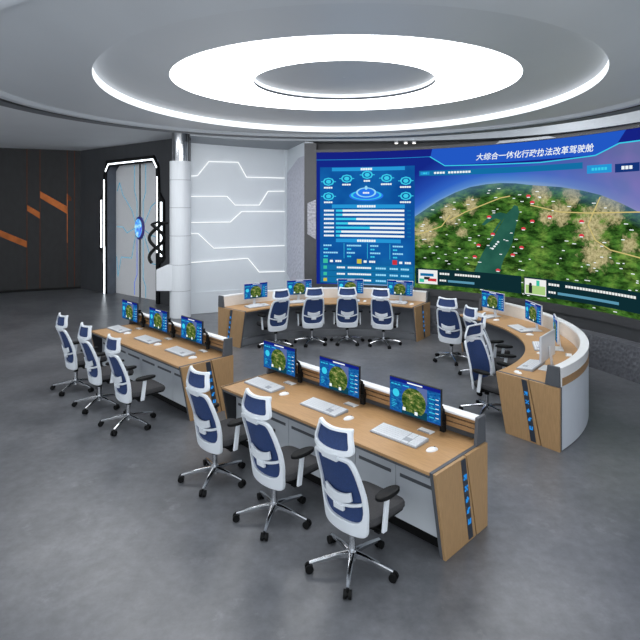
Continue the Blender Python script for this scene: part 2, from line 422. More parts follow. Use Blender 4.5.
def uvglow(name, fn, strength=1.):
    m = bpy.data.materials.new(name); m.use_nodes = True; nt = m.node_tree; nt.nodes.clear()
    o = nn(nt, 'ShaderNodeOutputMaterial'); e = nn(nt, 'ShaderNodeEmission'); uv = nn(nt, 'ShaderNodeUVMap')
    uv.uv_map = 'UVMap'
    nt.links.new(fn(nt, uv.outputs['UV']), e.inputs['Color']); e.inputs['Strength'].default_value = strength
    nt.links.new(e.outputs[0], o.inputs[0]); return m
def ramp(nt, fac, stops):
    cr = nn(nt, 'ShaderNodeValToRGB'); el = cr.color_ramp.elements
    while len(el) < len(stops): el.new(.5)
    for e, (p, c) in zip(el, stops): e.position = p; e.color = c if len(c) == 4 else lin(c)
    nt.links.new(fac, cr.inputs['Fac']); return cr.outputs['Color']
def noise(nt, vec, scale, detail=5, rough=.55, mapping=None, dist=0.):
    if mapping:
        mp = nn(nt, 'ShaderNodeMapping'); mp.inputs['Rotation'].default_value = (0, 0, mapping[0]); mp.inputs['Scale'].default_value = (mapping[1], mapping[2], 1)
        nt.links.new(vec, mp.inputs['Vector']); vec = mp.outputs['Vector']
    n = nn(nt, 'ShaderNodeTexNoise'); n.inputs['Scale'].default_value = scale; n.inputs['Detail'].default_value = detail
    n.inputs['Roughness'].default_value = rough; n.inputs['Distortion'].default_value = dist
    nt.links.new(vec, n.inputs['Vector']); return n.outputs['Fac']
def mix(nt, a, b, fac, mode='MIX'):
    x = nn(nt, 'ShaderNodeMixRGB', blend_type=mode)
    for s, v in ((x.inputs['Fac'], fac), (x.inputs['Color1'], a), (x.inputs['Color2'], b)):
        if hasattr(v, 'links') or hasattr(v, 'is_linked'): nt.links.new(v, s)
        else: s.default_value = v
    return x.outputs['Color']
def math_(nt, op, a, b=0.):
    x = nn(nt, 'ShaderNodeMath', operation=op)
    for s, v in zip(x.inputs, (a, b)):
        if hasattr(v, 'is_linked'): nt.links.new(v, s)
        else: s.default_value = v
    return x.outputs[0]
def blobs(nt, uv, pts):
    """soft union of round patches (u, v, radius)"""
    tot = None
    for u, v, r in pts:
        d = nn(nt, 'ShaderNodeVectorMath', operation='DISTANCE'); nt.links.new(uv, d.inputs[0]); d.inputs[1].default_value = (u, v, 0)
        q = math_(nt, 'SUBTRACT', 1., math_(nt, 'DIVIDE', d.outputs['Value'], r)); q = math_(nt, 'MAXIMUM', q, 0.)
        tot = q if tot is None else math_(nt, 'MAXIMUM', tot, q)
    return tot
def above(nt, uv):
    """height over the curved horizon line of the map"""
    sx = nn(nt, 'ShaderNodeSeparateXYZ'); nt.links.new(uv, sx.inputs[0])
    du = math_(nt, 'SUBTRACT', sx.outputs['X'], 4.38)
    l = math_(nt, 'POWER', math_(nt, 'MAXIMUM', math_(nt, 'MULTIPLY', du, -1.), 0.), 2.); r = math_(nt, 'POWER', math_(nt, 'MAXIMUM', du, 0.), 2.)
    drop = math_(nt, 'ADD', math_(nt, 'MULTIPLY', l, .188), math_(nt, 'MULTIPLY', r, .072))
    return math_(nt, 'SUBTRACT', math_(nt, 'ADD', sx.outputs['Y'], drop), 3.353), sx
def sky_fn(nt, uv):
    d, sx = above(nt, uv)
    base = ramp(nt, d, [(0, (120, 160, 205)), (.06, (84, 134, 205)), (.22, (48, 100, 196)), (.5, (34, 74, 172)), (1, (20, 40, 135))])
    h = nn(nt, 'ShaderNodeMapRange'); h.inputs['From Min'].default_value = 4.6; h.inputs['From Max'].default_value = 7.0; nt.links.new(sx.outputs['X'], h.inputs['Value'])
    c2 = mix(nt, base, lin((118, 122, 172)), math_(nt, 'MULTIPLY', h.outputs['Result'], .72))
    pk = ramp(nt, noise(nt, uv, .9, 3), [(.45, (0, 0, 0)), (.7, (110, 40, 90))])
    return mix(nt, c2, pk, math_(nt, 'MULTIPLY', h.outputs['Result'], .5), 'ADD')
def land_fn(nt, uv):
    g = ramp(nt, noise(nt, uv, 2.2, 8, .66), [(.34, (34, 66, 30)), (.5, (72, 118, 48)), (.66, (122, 156, 72))])
    rd = noise(nt, uv, 3.4, 10, .72, (R(-40), 1.0, 2.6), .3)
    g = mix(nt, g, ramp(nt, rd, [(.40, (.10, .13, .14, 1)), (.5, (.62, .66, .6, 1)), (.60, (1.2, 1.2, 1.05, 1))]), .95, 'MULTIPLY')
    town = blobs(nt, uv, [(U(56), 2.66, .42), (U(61.6), 2.26, .5), (U(53.5), 2.28, .22), (U(37.3), 3.15, .42), (U(33.4), 2.72, .4), (U(27.7), 2.5, .55), (U(26.7), 1.97, .5), (U(23.9), 2.85, .55), (U(36), 2.66, .3), (U(20.4), 2.2, .3), (U(51.8), 2.9, .3), (U(31), 3.05, .35)])
    tn = noise(nt, uv, 5.5, 9, .74)
    msk = ramp(nt, math_(nt, 'ADD', math_(nt, 'MULTIPLY', town, .42), math_(nt, 'MULTIPLY', tn, .9)), [(.60, (0, 0, 0, 1)), (.73, (.88, .88, .88, 1))])
    tan = ramp(nt, noise(nt, uv, 16, 4, .7), [(.3, (116, 108, 66)), (.68, (222, 208, 160))])
    g = mix(nt, g, tan, msk)
    d, sx = above(nt, uv)
    hz = nn(nt, 'ShaderNodeMapRange'); hz.inputs['From Min'].default_value = -.28; hz.inputs['From Max'].default_value = 0; hz.inputs['To Max'].default_value = .5
    nt.links.new(d, hz.inputs['Value'])
    return mix(nt, g, lin((84, 124, 158)), hz.outputs['Result'])
def lake_fn(nt, uv): return ramp(nt, noise(nt, uv, 2.2, 5), [(.3, (28, 76, 66)), (.7, (46, 100, 84))])
def panel_fn(nt, uv):
    c = ramp(nt, noise(nt, uv, 1.1, 3), [(.3, (12, 74, 150)), (.7, (22, 104, 176))])
    sx = nn(nt, 'ShaderNodeSeparateXYZ'); nt.links.new(uv, sx.inputs[0])
    v = nn(nt, 'ShaderNodeMapRange'); v.inputs['From Min'].default_value = 1.; v.inputs['From Max'].default_value = 1.65; nt.links.new(sx.outputs['Y'], v.inputs['Value'])
    return mix(nt, ramp(nt, noise(nt, uv, 4, 5), [(.4, (12, 82, 120)), (.7, (22, 112, 132))]), c, v.outputs['Result'])
SKYM = uvglow('screen_sky', sky_fn); LAND = uvglow('screen_land', land_fn); LAKE = uvglow('screen_lake', lake_fn); PANEL = uvglow('screen_panel', panel_fn)
GL = {k: glow('screen_' + k, v) for k, v in dict(navy=(22, 34, 130), royal=(34, 88, 196), bar=(38, 150, 214), cyan=(60, 205, 235), white=(240, 248, 250), cyandk=(20, 110, 165), card=(14, 44, 50), blue=(40, 120, 235), paleblue=(150, 220, 250),
        green=(60, 190, 160), yellow=(200, 190, 70), red=(200, 50, 60), tan=(205, 188, 120), pin=(214, 60, 74), navybtn=(20, 52, 120), cardbar=(90, 150, 175), lawn=(170, 205, 130), paper=(236, 238, 236), dark=(30, 40, 40), haze=(96, 150, 205)).items()}
KEYS = list(GL); MATS = [GL[k] for k in KEYS]; ix = {k: i for i, k in enumerate(KEYS)}
s = Scr(); s.rect(AS, AE, ZB, ZT, -6); disp = s.build('display', [SKYM], vw)
# land below the bright horizon
hor = [(64.2, 2.60), (63.39, 2.654), (60.5, 2.86), (58.32, 3.001), (55, 3.17), (51.82, 3.283), (48.5, 3.335), (45.49, 3.353), (42.3, 3.335), (39.34, 3.291), (33.4, 3.232), (29.5, 3.16), (25.79, 3.063), (22, 2.91), (18.58, 2.747), (12, 2.4), (AE, 2.0)]
s = Scr(); s.poly(hor + [(AE, ZB), (64.2, ZB)], -4); s.build('map_land', [LAND], disp)
s = Scr()
s.poly([(42.6, 2.885), (43.2, 2.80), (44.45, 2.674), (46.12, 2.458), (47.4, 2.25), (48.21, 2.02), (49.3, 1.82), (50.12, 1.639), (50.97, 1.413), (50.6, 1.2), (46.0, 1.2), (45.49, 1.44), (45.2, 1.6), (44.66, 1.765), (43.9, 1.9), (43.01, 2.091), (42.6, 2.3), (42.19, 2.469), (41.57, 2.74), (41.9, 2.86)], -3)
s.poly([(44.2, 2.70), (45.6, 2.73), (47.7, 2.66), (49.4, 2.46), (48.8, 2.44), (47.6, 2.54), (46.4, 2.6), (45.2, 2.56)], -3)
s.build('map_lake', [LAKE], disp)
s = Scr()
s.poly([(44.6, 2.62), (46.6, 2.30), (48.6, 2.0), (47.9, 2.02), (46.2, 2.32), (44.9, 2.55)], -2)
s.build('map_land', [LAND], disp)
s = Scr()
for pl in ([(56.14, 2.547), (52.89, 2.73), (49.69, 2.864), (45.49, 3.034), (43.42, 3.073)], [(25.79, 3.027), (27.28, 2.699), (28.04, 2.513), (26.72, 2.244), (23.95, 2.084), (18.58, 1.995)], [(39.34, 2.884), (33.4, 2.748), (28.04, 2.735), (18.58, 2.764)], [(56.14, 2.66), (58, 2.4), (61.6, 2.26), (63.6, 2.2)]):
    s.line(pl, .022, -2, ix['tan'])
s.build('map_roads', MATS, disp)
s = Scr()
def horz(a):
    for (a0, z0), (a1, z1) in zip(hor, hor[1:]):
        if a1 <= a <= a0: return z0 + (z1 - z0) * (a0 - a) / (a0 - a1)
    return 2
for k in range(150):
    a = random.uniform(14, 63); z = random.uniform(1.0, horz(a) - .1); L_ = random.uniform(.35, .75)
    s.rect(a + L_ / 2, a - L_ / 2, z - .008, z + .008, 1, ix['white'])
for k in range(4): s.ell(47.0 - .38 * k, 1.95 + .05 * k, .28, .02, 1, ix['white'], 8)
lb = s.build('place_names', MATS, disp); lb['kind'] = 'stuff'
s = Scr()
for a, z in [(47.74, 2.627), (46.95, 2.258), (49.96, 2.006), (50.76, 1.749), (45.86, 1.495), (42.8, 1.841), (41.01, 2.009), (40.61, 2.397), (38.84, 2.555), (38.84, 2.935), (39.6, 3.063), (35.36, 2.65), (29.19, 2.574), (29.19, 2.311)]:
    s.ell(a, z, .48, .034, 2, ix['pin'], 12); s.rect(a + .3, a - .3, z - .032, z - .014, 3, ix['white'])
s.build('map_pins', MATS, disp)
# header with the title
s = Scr()
s.poly([(AS, ZT), (AS, 3.98), (60.52, 4.0), (57.23, 3.775), (37.34, 3.73), (29.3, 3.76), (26.6, 3.78), (22.2, 3.955), (AE, 3.96), (AE, ZT)], 0, ix['navy'])
s.poly([(60.0, ZT), (60.4, 4.0), (57.23, 3.79), (26.6, 3.795), (22.6, 3.955), (21, ZT)], 1, ix['royal'])
s.line([(AS, 3.99), (60.52, 4.0)], .012, 2, ix['bar']); s.line([(60.52, 4.0), (57.23, 3.778), (37.34, 3.735), (26.6, 3.785), (22.2, 3.957), (AE, 3.96)], .022, 2, ix['cyan'])
s.build('title_banner', MATS, disp)
def text_mesh(body, a0, a1, zc, hgt, mat, name, layer=4, shear=.18):
    cu = bpy.data.curves.new(name, 'FONT'); cu.body = body; cu.size = 1; cu.shear = shear; cu.offset = .012; cu.align_x = 'LEFT'
    ob = bpy.data.objects.new(name, cu); COL.objects.link(ob); bpy.context.view_layer.update()
    dg = bpy.context.evaluated_depsgraph_get(); me = bpy.data.meshes.new_from_object(ob.evaluated_get(dg))
    bpy.data.objects.remove(ob)
    xs = [v.co.x for v in me.vertices]; ys = [v.co.y for v in me.vertices]
    x0, x1, y0, y1 = min(xs), max(xs), min(ys), max(ys)
    for v in me.vertices:
        a = a0 + (a1 - a0) * (v.co.x - x0) / (x1 - x0); z = zc + hgt * ((v.co.y - y0) / (y1 - y0) - .5)
        v.co = cylpt(a, z, layer)
    me.materials.clear(); me.materials.append(mat); me.name = name
    o = bpy.data.objects.new(name, me); COL.objects.link(o); o.parent = disp
    return o
text_mesh('大综合一体化行政执法改革驾驶舱', 50.5, 26.8, 3.935, .155, GL['white'], 'title_lettering')
# search bar and buttons
s = Scr(); s.rect(62.9, 29.0, 3.56, 3.68, 1, ix['cyandk']); s.rect(62.6, 60.6, 3.585, 3.655, 2, ix['bar'])
s.rect(62.0, 61.5, 3.605, 3.635, 3, ix['cyan']); s.poly([(61.5, 3.62), (61.2, 3.65), (61.2, 3.59)], 3, ix['cyan'])
for k in range(13):
    if k not in (4,): s.rect(59.6 - .62 * k, 59.6 - .62 * k - .48, 3.60, 3.645, 2, ix['white'])
s.build('notice_bar', MATS, disp)
s = Scr(); s.rect(28.2, 23.6, 3.46, 3.61, 1, ix['bar'])
for k in range(5): s.rect(27.3 - .6 * k, 26.85 - .6 * k, 3.51, 3.56, 2, ix['cyan'])
s.build('screen_button', MATS, disp)
s = Scr(); s.rect(23.0, 18.6, 3.45, 3.60, 1, ix['navybtn'])
for k in range(3): s.rect(21.8 - .7 * k, 21.25 - .7 * k, 3.495, 3.555, 2, ix['white'])
s.build('screen_button', MATS, disp)
# left data panel
A = lambda x: 83.39 - .2265 * (x - 328.6)
Z = lambda y: 2.8653 - (y - 205.93) * .02444
s = Scr(); s.rect(85.35, 63.9, .985, 3.81, 0, 0); s.build('data_panel', [PANEL], disp)
s = Scr()
def dashes(x, y, n, w=2.0, gap=.35, h=2.2, mi='white', layer=3):
    for k in range(n): s.rect(A(x + k * (w + gap)), A(x + k * (w + gap) + w), Z(y + h / 2), Z(y - h / 2), layer, ix[mi])
for y, x0, x1, n in ((169.5, 332, 405, 5), (206.3, 332, 405, 8), (240.3, 336, 401, 8)):
    s.rect(A(x0), A(x1), Z(y + 1.8), Z(y - 1.8), 1, ix['bar']); dashes(367 - n * 1.2, y, n)
for x, y, n in ((328.6, 181.7, 4), (347, 178.7, 4), (367.5, 175.2, 3), (387, 178.7, 5), (406, 181.7, 5), (328.6, 196.3, 4), (406, 196.3, 5)):
    s.ringe(A(x), Z(y), 1.35, .10, .72, 2, ix['cyan'], 8); s.ell(A(x), Z(y), .6, .05, 2, ix['cyan'], 10)
    s.rect(A(x - 7.5), A(x - 6), Z(y + .4), Z(y - .4), 2, ix['cyan']); s.rect(A(x + 6), A(x + 7.5), Z(y + .4), Z(y - .4), 2, ix['cyan'])
    dashes(x - n * 1.15, y + 6, n, 1.9, .3, 1.6)
s.ell(A(366.5), Z(195.8), 3.9, .13, 1, ix['blue'], 28); s.ringe(A(366.5), Z(195.2), 3.5, .115, .86, 2, ix['cyan'], 28)
s.ell(A(366.5), Z(193.2), 2.4, .125, 3, ix['blue'], 24); s.ringe(A(366.5), Z(192.6), 2.3, .12, .82, 4, ix['paleblue'], 24)
s.ell(A(366.5), Z(188), .35, .05, 4, ix['paleblue'], 10); dashes(363.3, 193, 3, 1.9, .3, 1.6, 'white', 5)
for y, f in ((210.6, .10), (214.7, .10), (218.9, .30), (223.3, .18), (227.5, .50), (231.5, .08), (235.5, .06)):
    s.rect(A(336), A(404.5), Z(y + 1.05), Z(y - 1.05), 2, ix['white']); s.rect(A(336), A(336 + 68.5 * f), Z(y + 1.05), Z(y - 1.05), 3, ix['cyan'])
    dashes(324, y, 5, 1.8, .25, 1.8); dashes(407.5, y, 2, 1.6, .3, 1.4, 'cyandk')
for k, x in enumerate((323.5, 347, 370.5, 393)):
    for y in (245.3, 252.5):
        dashes(x, y, (4, 7, 4, 5)[k] if y < 250 else (7, 4, 5, 5)[k], 1.8, .3, 1.5, 'paleblue'); dashes(x + .3, y + 3.6, 2, 1.9, .3, 1.5, 'cyan')
    if k: s.rect(A(x - 3), A(x - 2.6), Z(258), Z(243), 2, ix['cyan'])
for x, c, n in ((325.5, 'green', 3), (359.5, 'yellow', 3), (395, 'red', 3)):
    s.rect(A(x - 2.3), A(x + 2.3), Z(263), Z(258.6), 2, ix[c]); dashes(x + 4.5, 260.9, 1, 3, .3, 2.2); dashes(x + 10, 260.9, n, 1.8, .3, 2)
for y, c in ((267.2, 'green'), (273.6, 'green'), (279.5, 'yellow')):
    s.rect(A(321), A(413), Z(y + 2.6), Z(y - 2.6), 1, ix['cyandk']); s.rect(A(323.5), A(327), Z(y + 1.6), Z(y - 1.6), 2, ix[c])
    dashes(337, y, 4, 1.8, .3, 1.7); dashes(348, y, 11, 1.9, .25, 1.7); dashes(376, y, 5, 1.8, .3, 1.7, 'paleblue'); dashes(390, y, 4, 1.8, .3, 1.7, 'paleblue'); dashes(401, y, 4, 1.8, .3, 1.7, 'paleblue')
s.build('panel_readouts', MATS, disp)
# two caption cards along the bottom
for a0, a1, t0, t1, n1, m1 in ((63.6, 41.0, 63.0, 58.8, 16, 7), (40.5, AE, 40.3, 36.0, 30, 20)):
    s = Scr(); s.rect(a0, a1, 1.06, 1.42, 4, ix['card']); s.rect(t0, t1, 1.07, 1.39, 5, ix['paper'])
    da = -(t0 - t1)
    if a1 > 30:
        for p, q, u, v, c in ((.1, .8, .55, .75, 'cyandk'), (.5, .95, .2, .4, 'red'), (.05, .3, .1, .35, 'green'), (.3, .6, .3, .5, 'dark')): s.rect(t0 + da * p, t0 + da * q, 1.07 + .32 * u, 1.07 + .32 * v, 6, ix[c])
    else:
        s.rect(t0 + da * .05, t0 + da * .97, 1.09, 1.26, 6, ix['lawn']); s.rect(t0 + da * .2, t0 + da * .36, 1.10, 1.26, 7, ix['dark']); s.ell(t0 + da * .28, 1.28, .3, .03, 7, ix['dark'], 10)
        s.rect(t0 + da * .55, t0 + da * .7, 1.2, 1.37, 6, ix['green'])
    for k in range(n1):
        if k not in (4, 5): s.rect(t1 - .5 - .55 * k, t1 - .95 - .55 * k, 1.30, 1.345, 6, ix['paper'])
    for k in range(3): s.rect(t1 - .5 - .5 * k, t1 - .9 - .5 * k, 1.15, 1.19, 6, ix['paper'])
    s.rect(t1 - 2.3, t1 - 2.3 - .68 * m1 * (1.2 if m1 < 10 else .85), 1.14, 1.19, 6, ix['cardbar'])
    s.build('caption_card', MATS, disp)
BADGE = bumpy('pebbled_badge', (150, 151, 160), 20)
# bezel details and plinth
m = MB()
a_ = [R(x) for x in (45.9, 45.1, 42, 39, 36.2, 35.3, 33.8)]
zt = [4.19, 4.238, 4.238, 4.238, 4.238, 4.238, 4.19]
fr = [( (SR - .085) * math.cos(a), (SR - .085) * math.sin(a), z) for a, z in zip(a_, zt)]; lo = [((SR - .085) * math.cos(a), (SR - .085) * math.sin(a), 4.185) for a in a_]
for i in range(len(a_) - 1):
    m.prism([lo[i], lo[i + 1], fr[i + 1], fr[i]], Vector((math.cos(a_[i]), math.sin(a_[i]), 0)) * .04)
m.build('bezel_badge', BEZL, vw)
q = [(88.5, 2.1), (86.25, 1.93), (86.25, 2.9), (88.5, 2.72)]
rr = SR - .075
q3 = [(rr * math.cos(R(a)), rr * math.sin(R(a)), z) for a, z in [(88.2, 2.93), (86.25, 3.02), (86.25, 2.05), (88.2, 2.18)]]
MB().prism(q3, (0, .03, 0)).build('bezel_badge', BADGE, vw)
DARKPL = surf('plinth_dark', (58, 60, 63), .6, var=.05)
pl = MB().sector(SR - .02, SR + .3, AE, 88.9, 0, .80).build('trim_1', DARKPL, None, off=Vector((SCX, SCY, 0)))
tag(pl, 'dark plinth under the big curved screen', 'plinth', kind='structure')
ROCK = bumpy('pebbled_grey', (98, 100, 106), 16)
pl = MB().sector(SR - .30, SR - .03, AE, 88.5, 0, .58).build('trim_2', ROCK, None, off=Vector((SCX, SCY, 0)))
tag(pl, 'pebbled grey step running along the foot of the big screen', 'plinth', kind='structure')
wr = MB().sector(SR + .36, SR + .56, -25, 89, 0, CEIL).build('wall_right', DARKPL, None, off=Vector((SCX, SCY, 0)))
tag(wr, 'curved dark wall carrying the big screen', 'wall', kind='structure')

# ------------------------------------------------------------------ ceiling canopy
DISC = surf('canopy_paint', (206, 212, 218), .38, var=.03, scale=1.2, stretch=(1.5, .3, 1))
DISC2 = surf('canopy_recess_paint', (200, 206, 212), .38, var=.03, scale=1.2, stretch=(1.5, .3, 1))
def eloop(cx, cy, rx, ry, z, n=96): return [(cx + rx * math.cos(2 * pi * k / n), cy + ry * math.sin(2 * pi * k / n), z) for k in range(n)]
Z1, Z2, Z3 = HC + 1.005, HC + 1.125, HC + 1.18
e3 = (.10, 4.80, 2.97, 2.74); e2 = (.22, 4.93, 2.10, 2.30); e1 = (.22, 4.915, 1.55, 1.39); e0 = (.22, 4.915, .825, .775)
can = MB().rings([eloop(.10, 4.80, 2.55, 2.35, CEIL - .002), eloop(.10, 4.80, 2.55, 2.35, Z1 + .2), eloop(*e3, Z1 + .06), eloop(*e3, Z1 - .03), eloop(.1, 4.8, 2.95, 2.72, Z1 - .045), eloop(.1, 4.8, 2.88, 2.66, Z1 - .045), eloop(.1, 4.8, 2.85, 2.63, Z1 - .012), eloop(*e2, Z1 - .01)], caps=False).build('ceiling_canopy', DISC, None, smooth=True)
tag(can, 'round dropped grey ceiling canopy around the ring light', 'ceiling', kind='structure')
MB().rings([eloop(*e2, Z1 + .06), eloop(*e1, Z2)], caps=False).build('recess', DISC2, can)
GAP = surf('shadow_gap_black', (24, 25, 27), .7)
GB = surf('outer_band_grey', (104, 108, 113), .5)
MB().rings([eloop(.10, 4.80, 2.96, 2.73, Z1 - .028), eloop(.10, 4.80, 3.07, 2.84, Z1 - .028)], caps=False).build('shadow_gap', GAP, can)
MB().rings([eloop(.10, 4.80, 3.06, 2.83, Z1 + .03), eloop(.10, 4.80, 3.06, 2.83, Z1 - .034), eloop(.10, 4.80, 3.22, 3.0, Z1 - .034), eloop(.10, 4.80, 3.22, 3.0, Z1 + .03)], caps=False).build('outer_band', GB, can)
MB().rings([eloop(*e0, Z3), eloop(.22, 4.915, .01, .01, Z3)], caps=False).build('center_disc', DISC2, can)
MB().rings([eloop(*e0, Z2 + .002), eloop(*e0, Z2 + .022)], caps=False).build('disc_lip', GB, can)
HOT = glow('ring_glow', (250, 252, 255), 7., sample=True)
COVE = glow('cove_glow', (245, 250, 255), 1.5, sample=True)
o = MB().rings([eloop(*e1, Z2 - .002), eloop(*e0, Z2 - .002)], caps=False).build('ring_light', HOT)
tag(o, 'wide glowing white ring light in the ceiling canopy', 'ceiling light')
o = MB().rings([eloop(*e2, Z1 - .01), eloop(*e2, Z1 + .06)], caps=False).build('cove_light', COVE)
tag(o, 'thin glowing cove strip around the canopy recess, outside the wide ring', 'ceiling light')
o = MB().rings([eloop(*e0, Z2 + .024), eloop(*e0, Z3 - .002)], caps=False).build('cove_light', COVE)
tag(o, 'small glowing rim around the central disc, inside the wide ring', 'ceiling light')
# soffit over white wall and screen
SOFF = surf('soffit_paint', (140, 146, 152), .5, var=.02)
prof = [(-3.13, 12.90, 4.55), (-2.0, 13.25, 4.50), (-.95, 13.24, 4.47), (-.08, 13.05, 4.44), (.87, 12.91, 4.42), (1.87, 12.59, 4.39), (2.89, 12.03, 4.345), (3.75, 11.33, 4.30), (4.62, 10.26, 4.265), (5.20, 9.08, 4.25), (5.51, 7.84, 4.25), (5.55, 6.47, 4.25)]
rs, lp = [], []
for k, p in enumerate(spline3(prof)):
    d = Vector((p.x - .6, p.y - 6.0, 0)).normalized(); q = p + d * 2.0
    if k == 0: q = Vector((-3.40, 14.25, p.z))
    rs.append([p, Vector((q.x, q.y, p.z)), Vector((q.x, q.y, CEIL - .002)), Vector((p.x, p.y, CEIL - .002))])
    lp.append([p - d * .04, p, p + Vector((0, 0, .05)), p - d * .04 + Vector((0, 0, .05))])
so = MB().rings(rs).build('ceiling_soffit', SOFF, None)
tag(so, 'curved grey soffit above the white wall and big screen', 'ceiling', kind='structure')
MB().rings(lp).build('soffit_lip', SOFF, so)
SPOT = glow('spot_glow', (255, 250, 240), 3.)
for k, (x_, wd_) in enumerate(((1.82, 'left'), (2.03, 'middle'), (2.21, 'right'))):
    t = thing('downlight', 'tiny downlight in the soffit over the screen, the %s one of three' % wd_, 'downlight', (x_, 12.78 - .47 * (x_ - 1.82), 4.391 - .042 * (x_ - 1.82)), 0, 'downlights in the soffit')
    MB().cyl((0, 0, -.035), (0, 0, .0), .05, n=16).build('housing', ALU, t); MB().cyl((0, 0, -.045), (0, 0, -.034), .035, n=16).build('lens', SPOT, t)

# ------------------------------------------------------------------ desks
H = .75
TH = -.7876
ax = Vector((math.cos(TH), math.sin(TH), 0)); bx = Vector((-math.sin(TH), math.cos(TH), 0))
def led_glyph(mb, fn, v, z, k):
    """small pixel-like symbol; fn maps (v,z) to a point on the panel"""
    d = .0075
    pats = [(0, 2, 4, 5, 6, 8, 7), (0, 2, 4, 6, 8), (1, 3, 4, 5, 7, 0), (0, 1, 4, 7, 8, 3), (0, 1, 2, 3, 5, 6, 8)]
    for c in pats[k % 5]:
        i, j = c % 3 - 1, c // 3 - 1
        mb.prism([fn(v + (i + p) * d * 2, z + (j + q) * d * 2) for p, q in ((-.5, -.5), (.5, -.5), (.5, .5), (-.5, .5))], fn.n * .004)
def end_panel(par, fn, out, D=.84, ztop=.745, cm=None):
    """fn(v,z) point on the outer face; out = outward unit vector; a wooden end split by a slanted seam, with a lit dark strip"""
    T = .028
    sd = MB(); sd.prism([fn(*p) - out * T for p in ((0, H), (D, H), (D, 0), (.15, 0))], -out * .03)
    core = sd.build('side_panel', cm or GREYDK, par, bevel=.003)
    MB().prism([fn(*p) - out * T for p in ((.004, ztop), (.463, ztop), (.636, .0), (.152, .0))], out * T).build('side_cladding', WOODV, core, bevel=.003)
    MB().prism([fn(*p) - out * T for p in ((.478, ztop), (D, ztop), (D, .0), (.652, .0))], out * T).build('side_cladding', WOODV, core, bevel=.003)
    MB().prism([fn(*p) for p in ((.378, .735), (.450, .735), (.580, .02), (.508, .02))], out * .004).build('lit_strip', surf('strip_dark', (50, 57, 68), .4), core)
    for k, t in enumerate((.22, .36, .50, .64, .78)):
        mb = MB(); v = .414 + (.544 - .414) * t; z = .735 + (.02 - .735) * t
        g = lambda a, b: fn(a, b) + out * .005
        g = type('G', (), {'__call__': lambda s_, a, b: fn(a, b) + out * .004, 'n': out})()
        led_glyph(mb, g, v, z, k); mb.build('indicator_light', LEDB, core)

def straight_desk(corner, L, label):
    t = thing('control_desk', label, 'desk', (corner[0], corner[1], 0), TH, 'straight control desks')
    MB().box(-L + .03, -.058, .0, .838, .722, .75).build('worktop', WOOD, t, bevel=.003)
    MB().box(-L + .06, -.06, .004, .02, .700, .722).build('front_rail', GREYDK, t)
    X = Vector((1, 0, 0))
    end_panel(t, lambda v, z: Vector((0, v, z)), X)
    end_panel(t, lambda v, z: Vector((-L, v, z)), -X, cm=PANDK)
    n = 6; x0, x1 = -L + .058, -.058
    MB().box(x0, x1, .205, .80, .14, .715).build('cabinet_body', CABB, t)
    MB().box(x0, x1, .26, .78, 0, .14).build('toe_kick', BLACK, t)
    w_ = (x1 - x0) / n
    for k in range(n):
        d = MB().box(x0 + k * w_ + .003, x0 + (k + 1) * w_ - .003, .187, .205, .13, .712).build('cabinet_door', CABD, t, bevel=.002)
        MB().box(x0 + k * w_ + .05, x0 + (k + 1) * w_ - .05, .182, .188, .505, .533).build('handle', SLOT, d)
    # raised ledge: slatted rail with a white top between two end caps
    bo = MB().prism([(-L + .05, .815, H), (-L + .05, .80, .968), (-L + .05, .835, .968), (-L + .05, .838, H)], (L - .10, 0, 0)).build('ledge', GREYDK, t)
    MB().box(-L + .05, -.05, .752, .80, .84, .955).build('rail_core', PANDK, bo)
    for z0, z1 in ((.828, .868), (.876, .914), (.922, .955)):
        MB().prism([(-L + .05, .742, z0), (-L + .05, .732, z1), (-L + .05, .752, z1), (-L + .05, .752, z0)], (L - .10, 0, 0)).build('slat', WOODS, bo, bevel=.002)
    MB().prism([(-L + .05, .716, .956), (-L + .05, .716, .974), (-L + .05, .73, .986), (-L + .05, .80, .986), (-L + .05, .80, .956)], (L - .10, 0, 0)).build('ledge_top', ALU, t, bevel=.003)
    for x in (-L + .018, -.05):
        MB().prism([(x, .680, H + .001), (x, .706, .992), (x, .838, .992), (x, .84, H + .001)], (.032, 0, 0)).build('end_cap', GREYEND, t, bevel=.003)
    return t
B0 = Vector((.9068, 4.2137, 0)); L0 = Vector((-1.8237, 7.0253, 0)); LD = 2.95
straight_desk(B0, LD, 'oak straight control desk with three monitors in the middle, nearest the camera')
straight_desk(L0, 2.97, 'oak straight control desk with three monitors on the left, nearest the door')

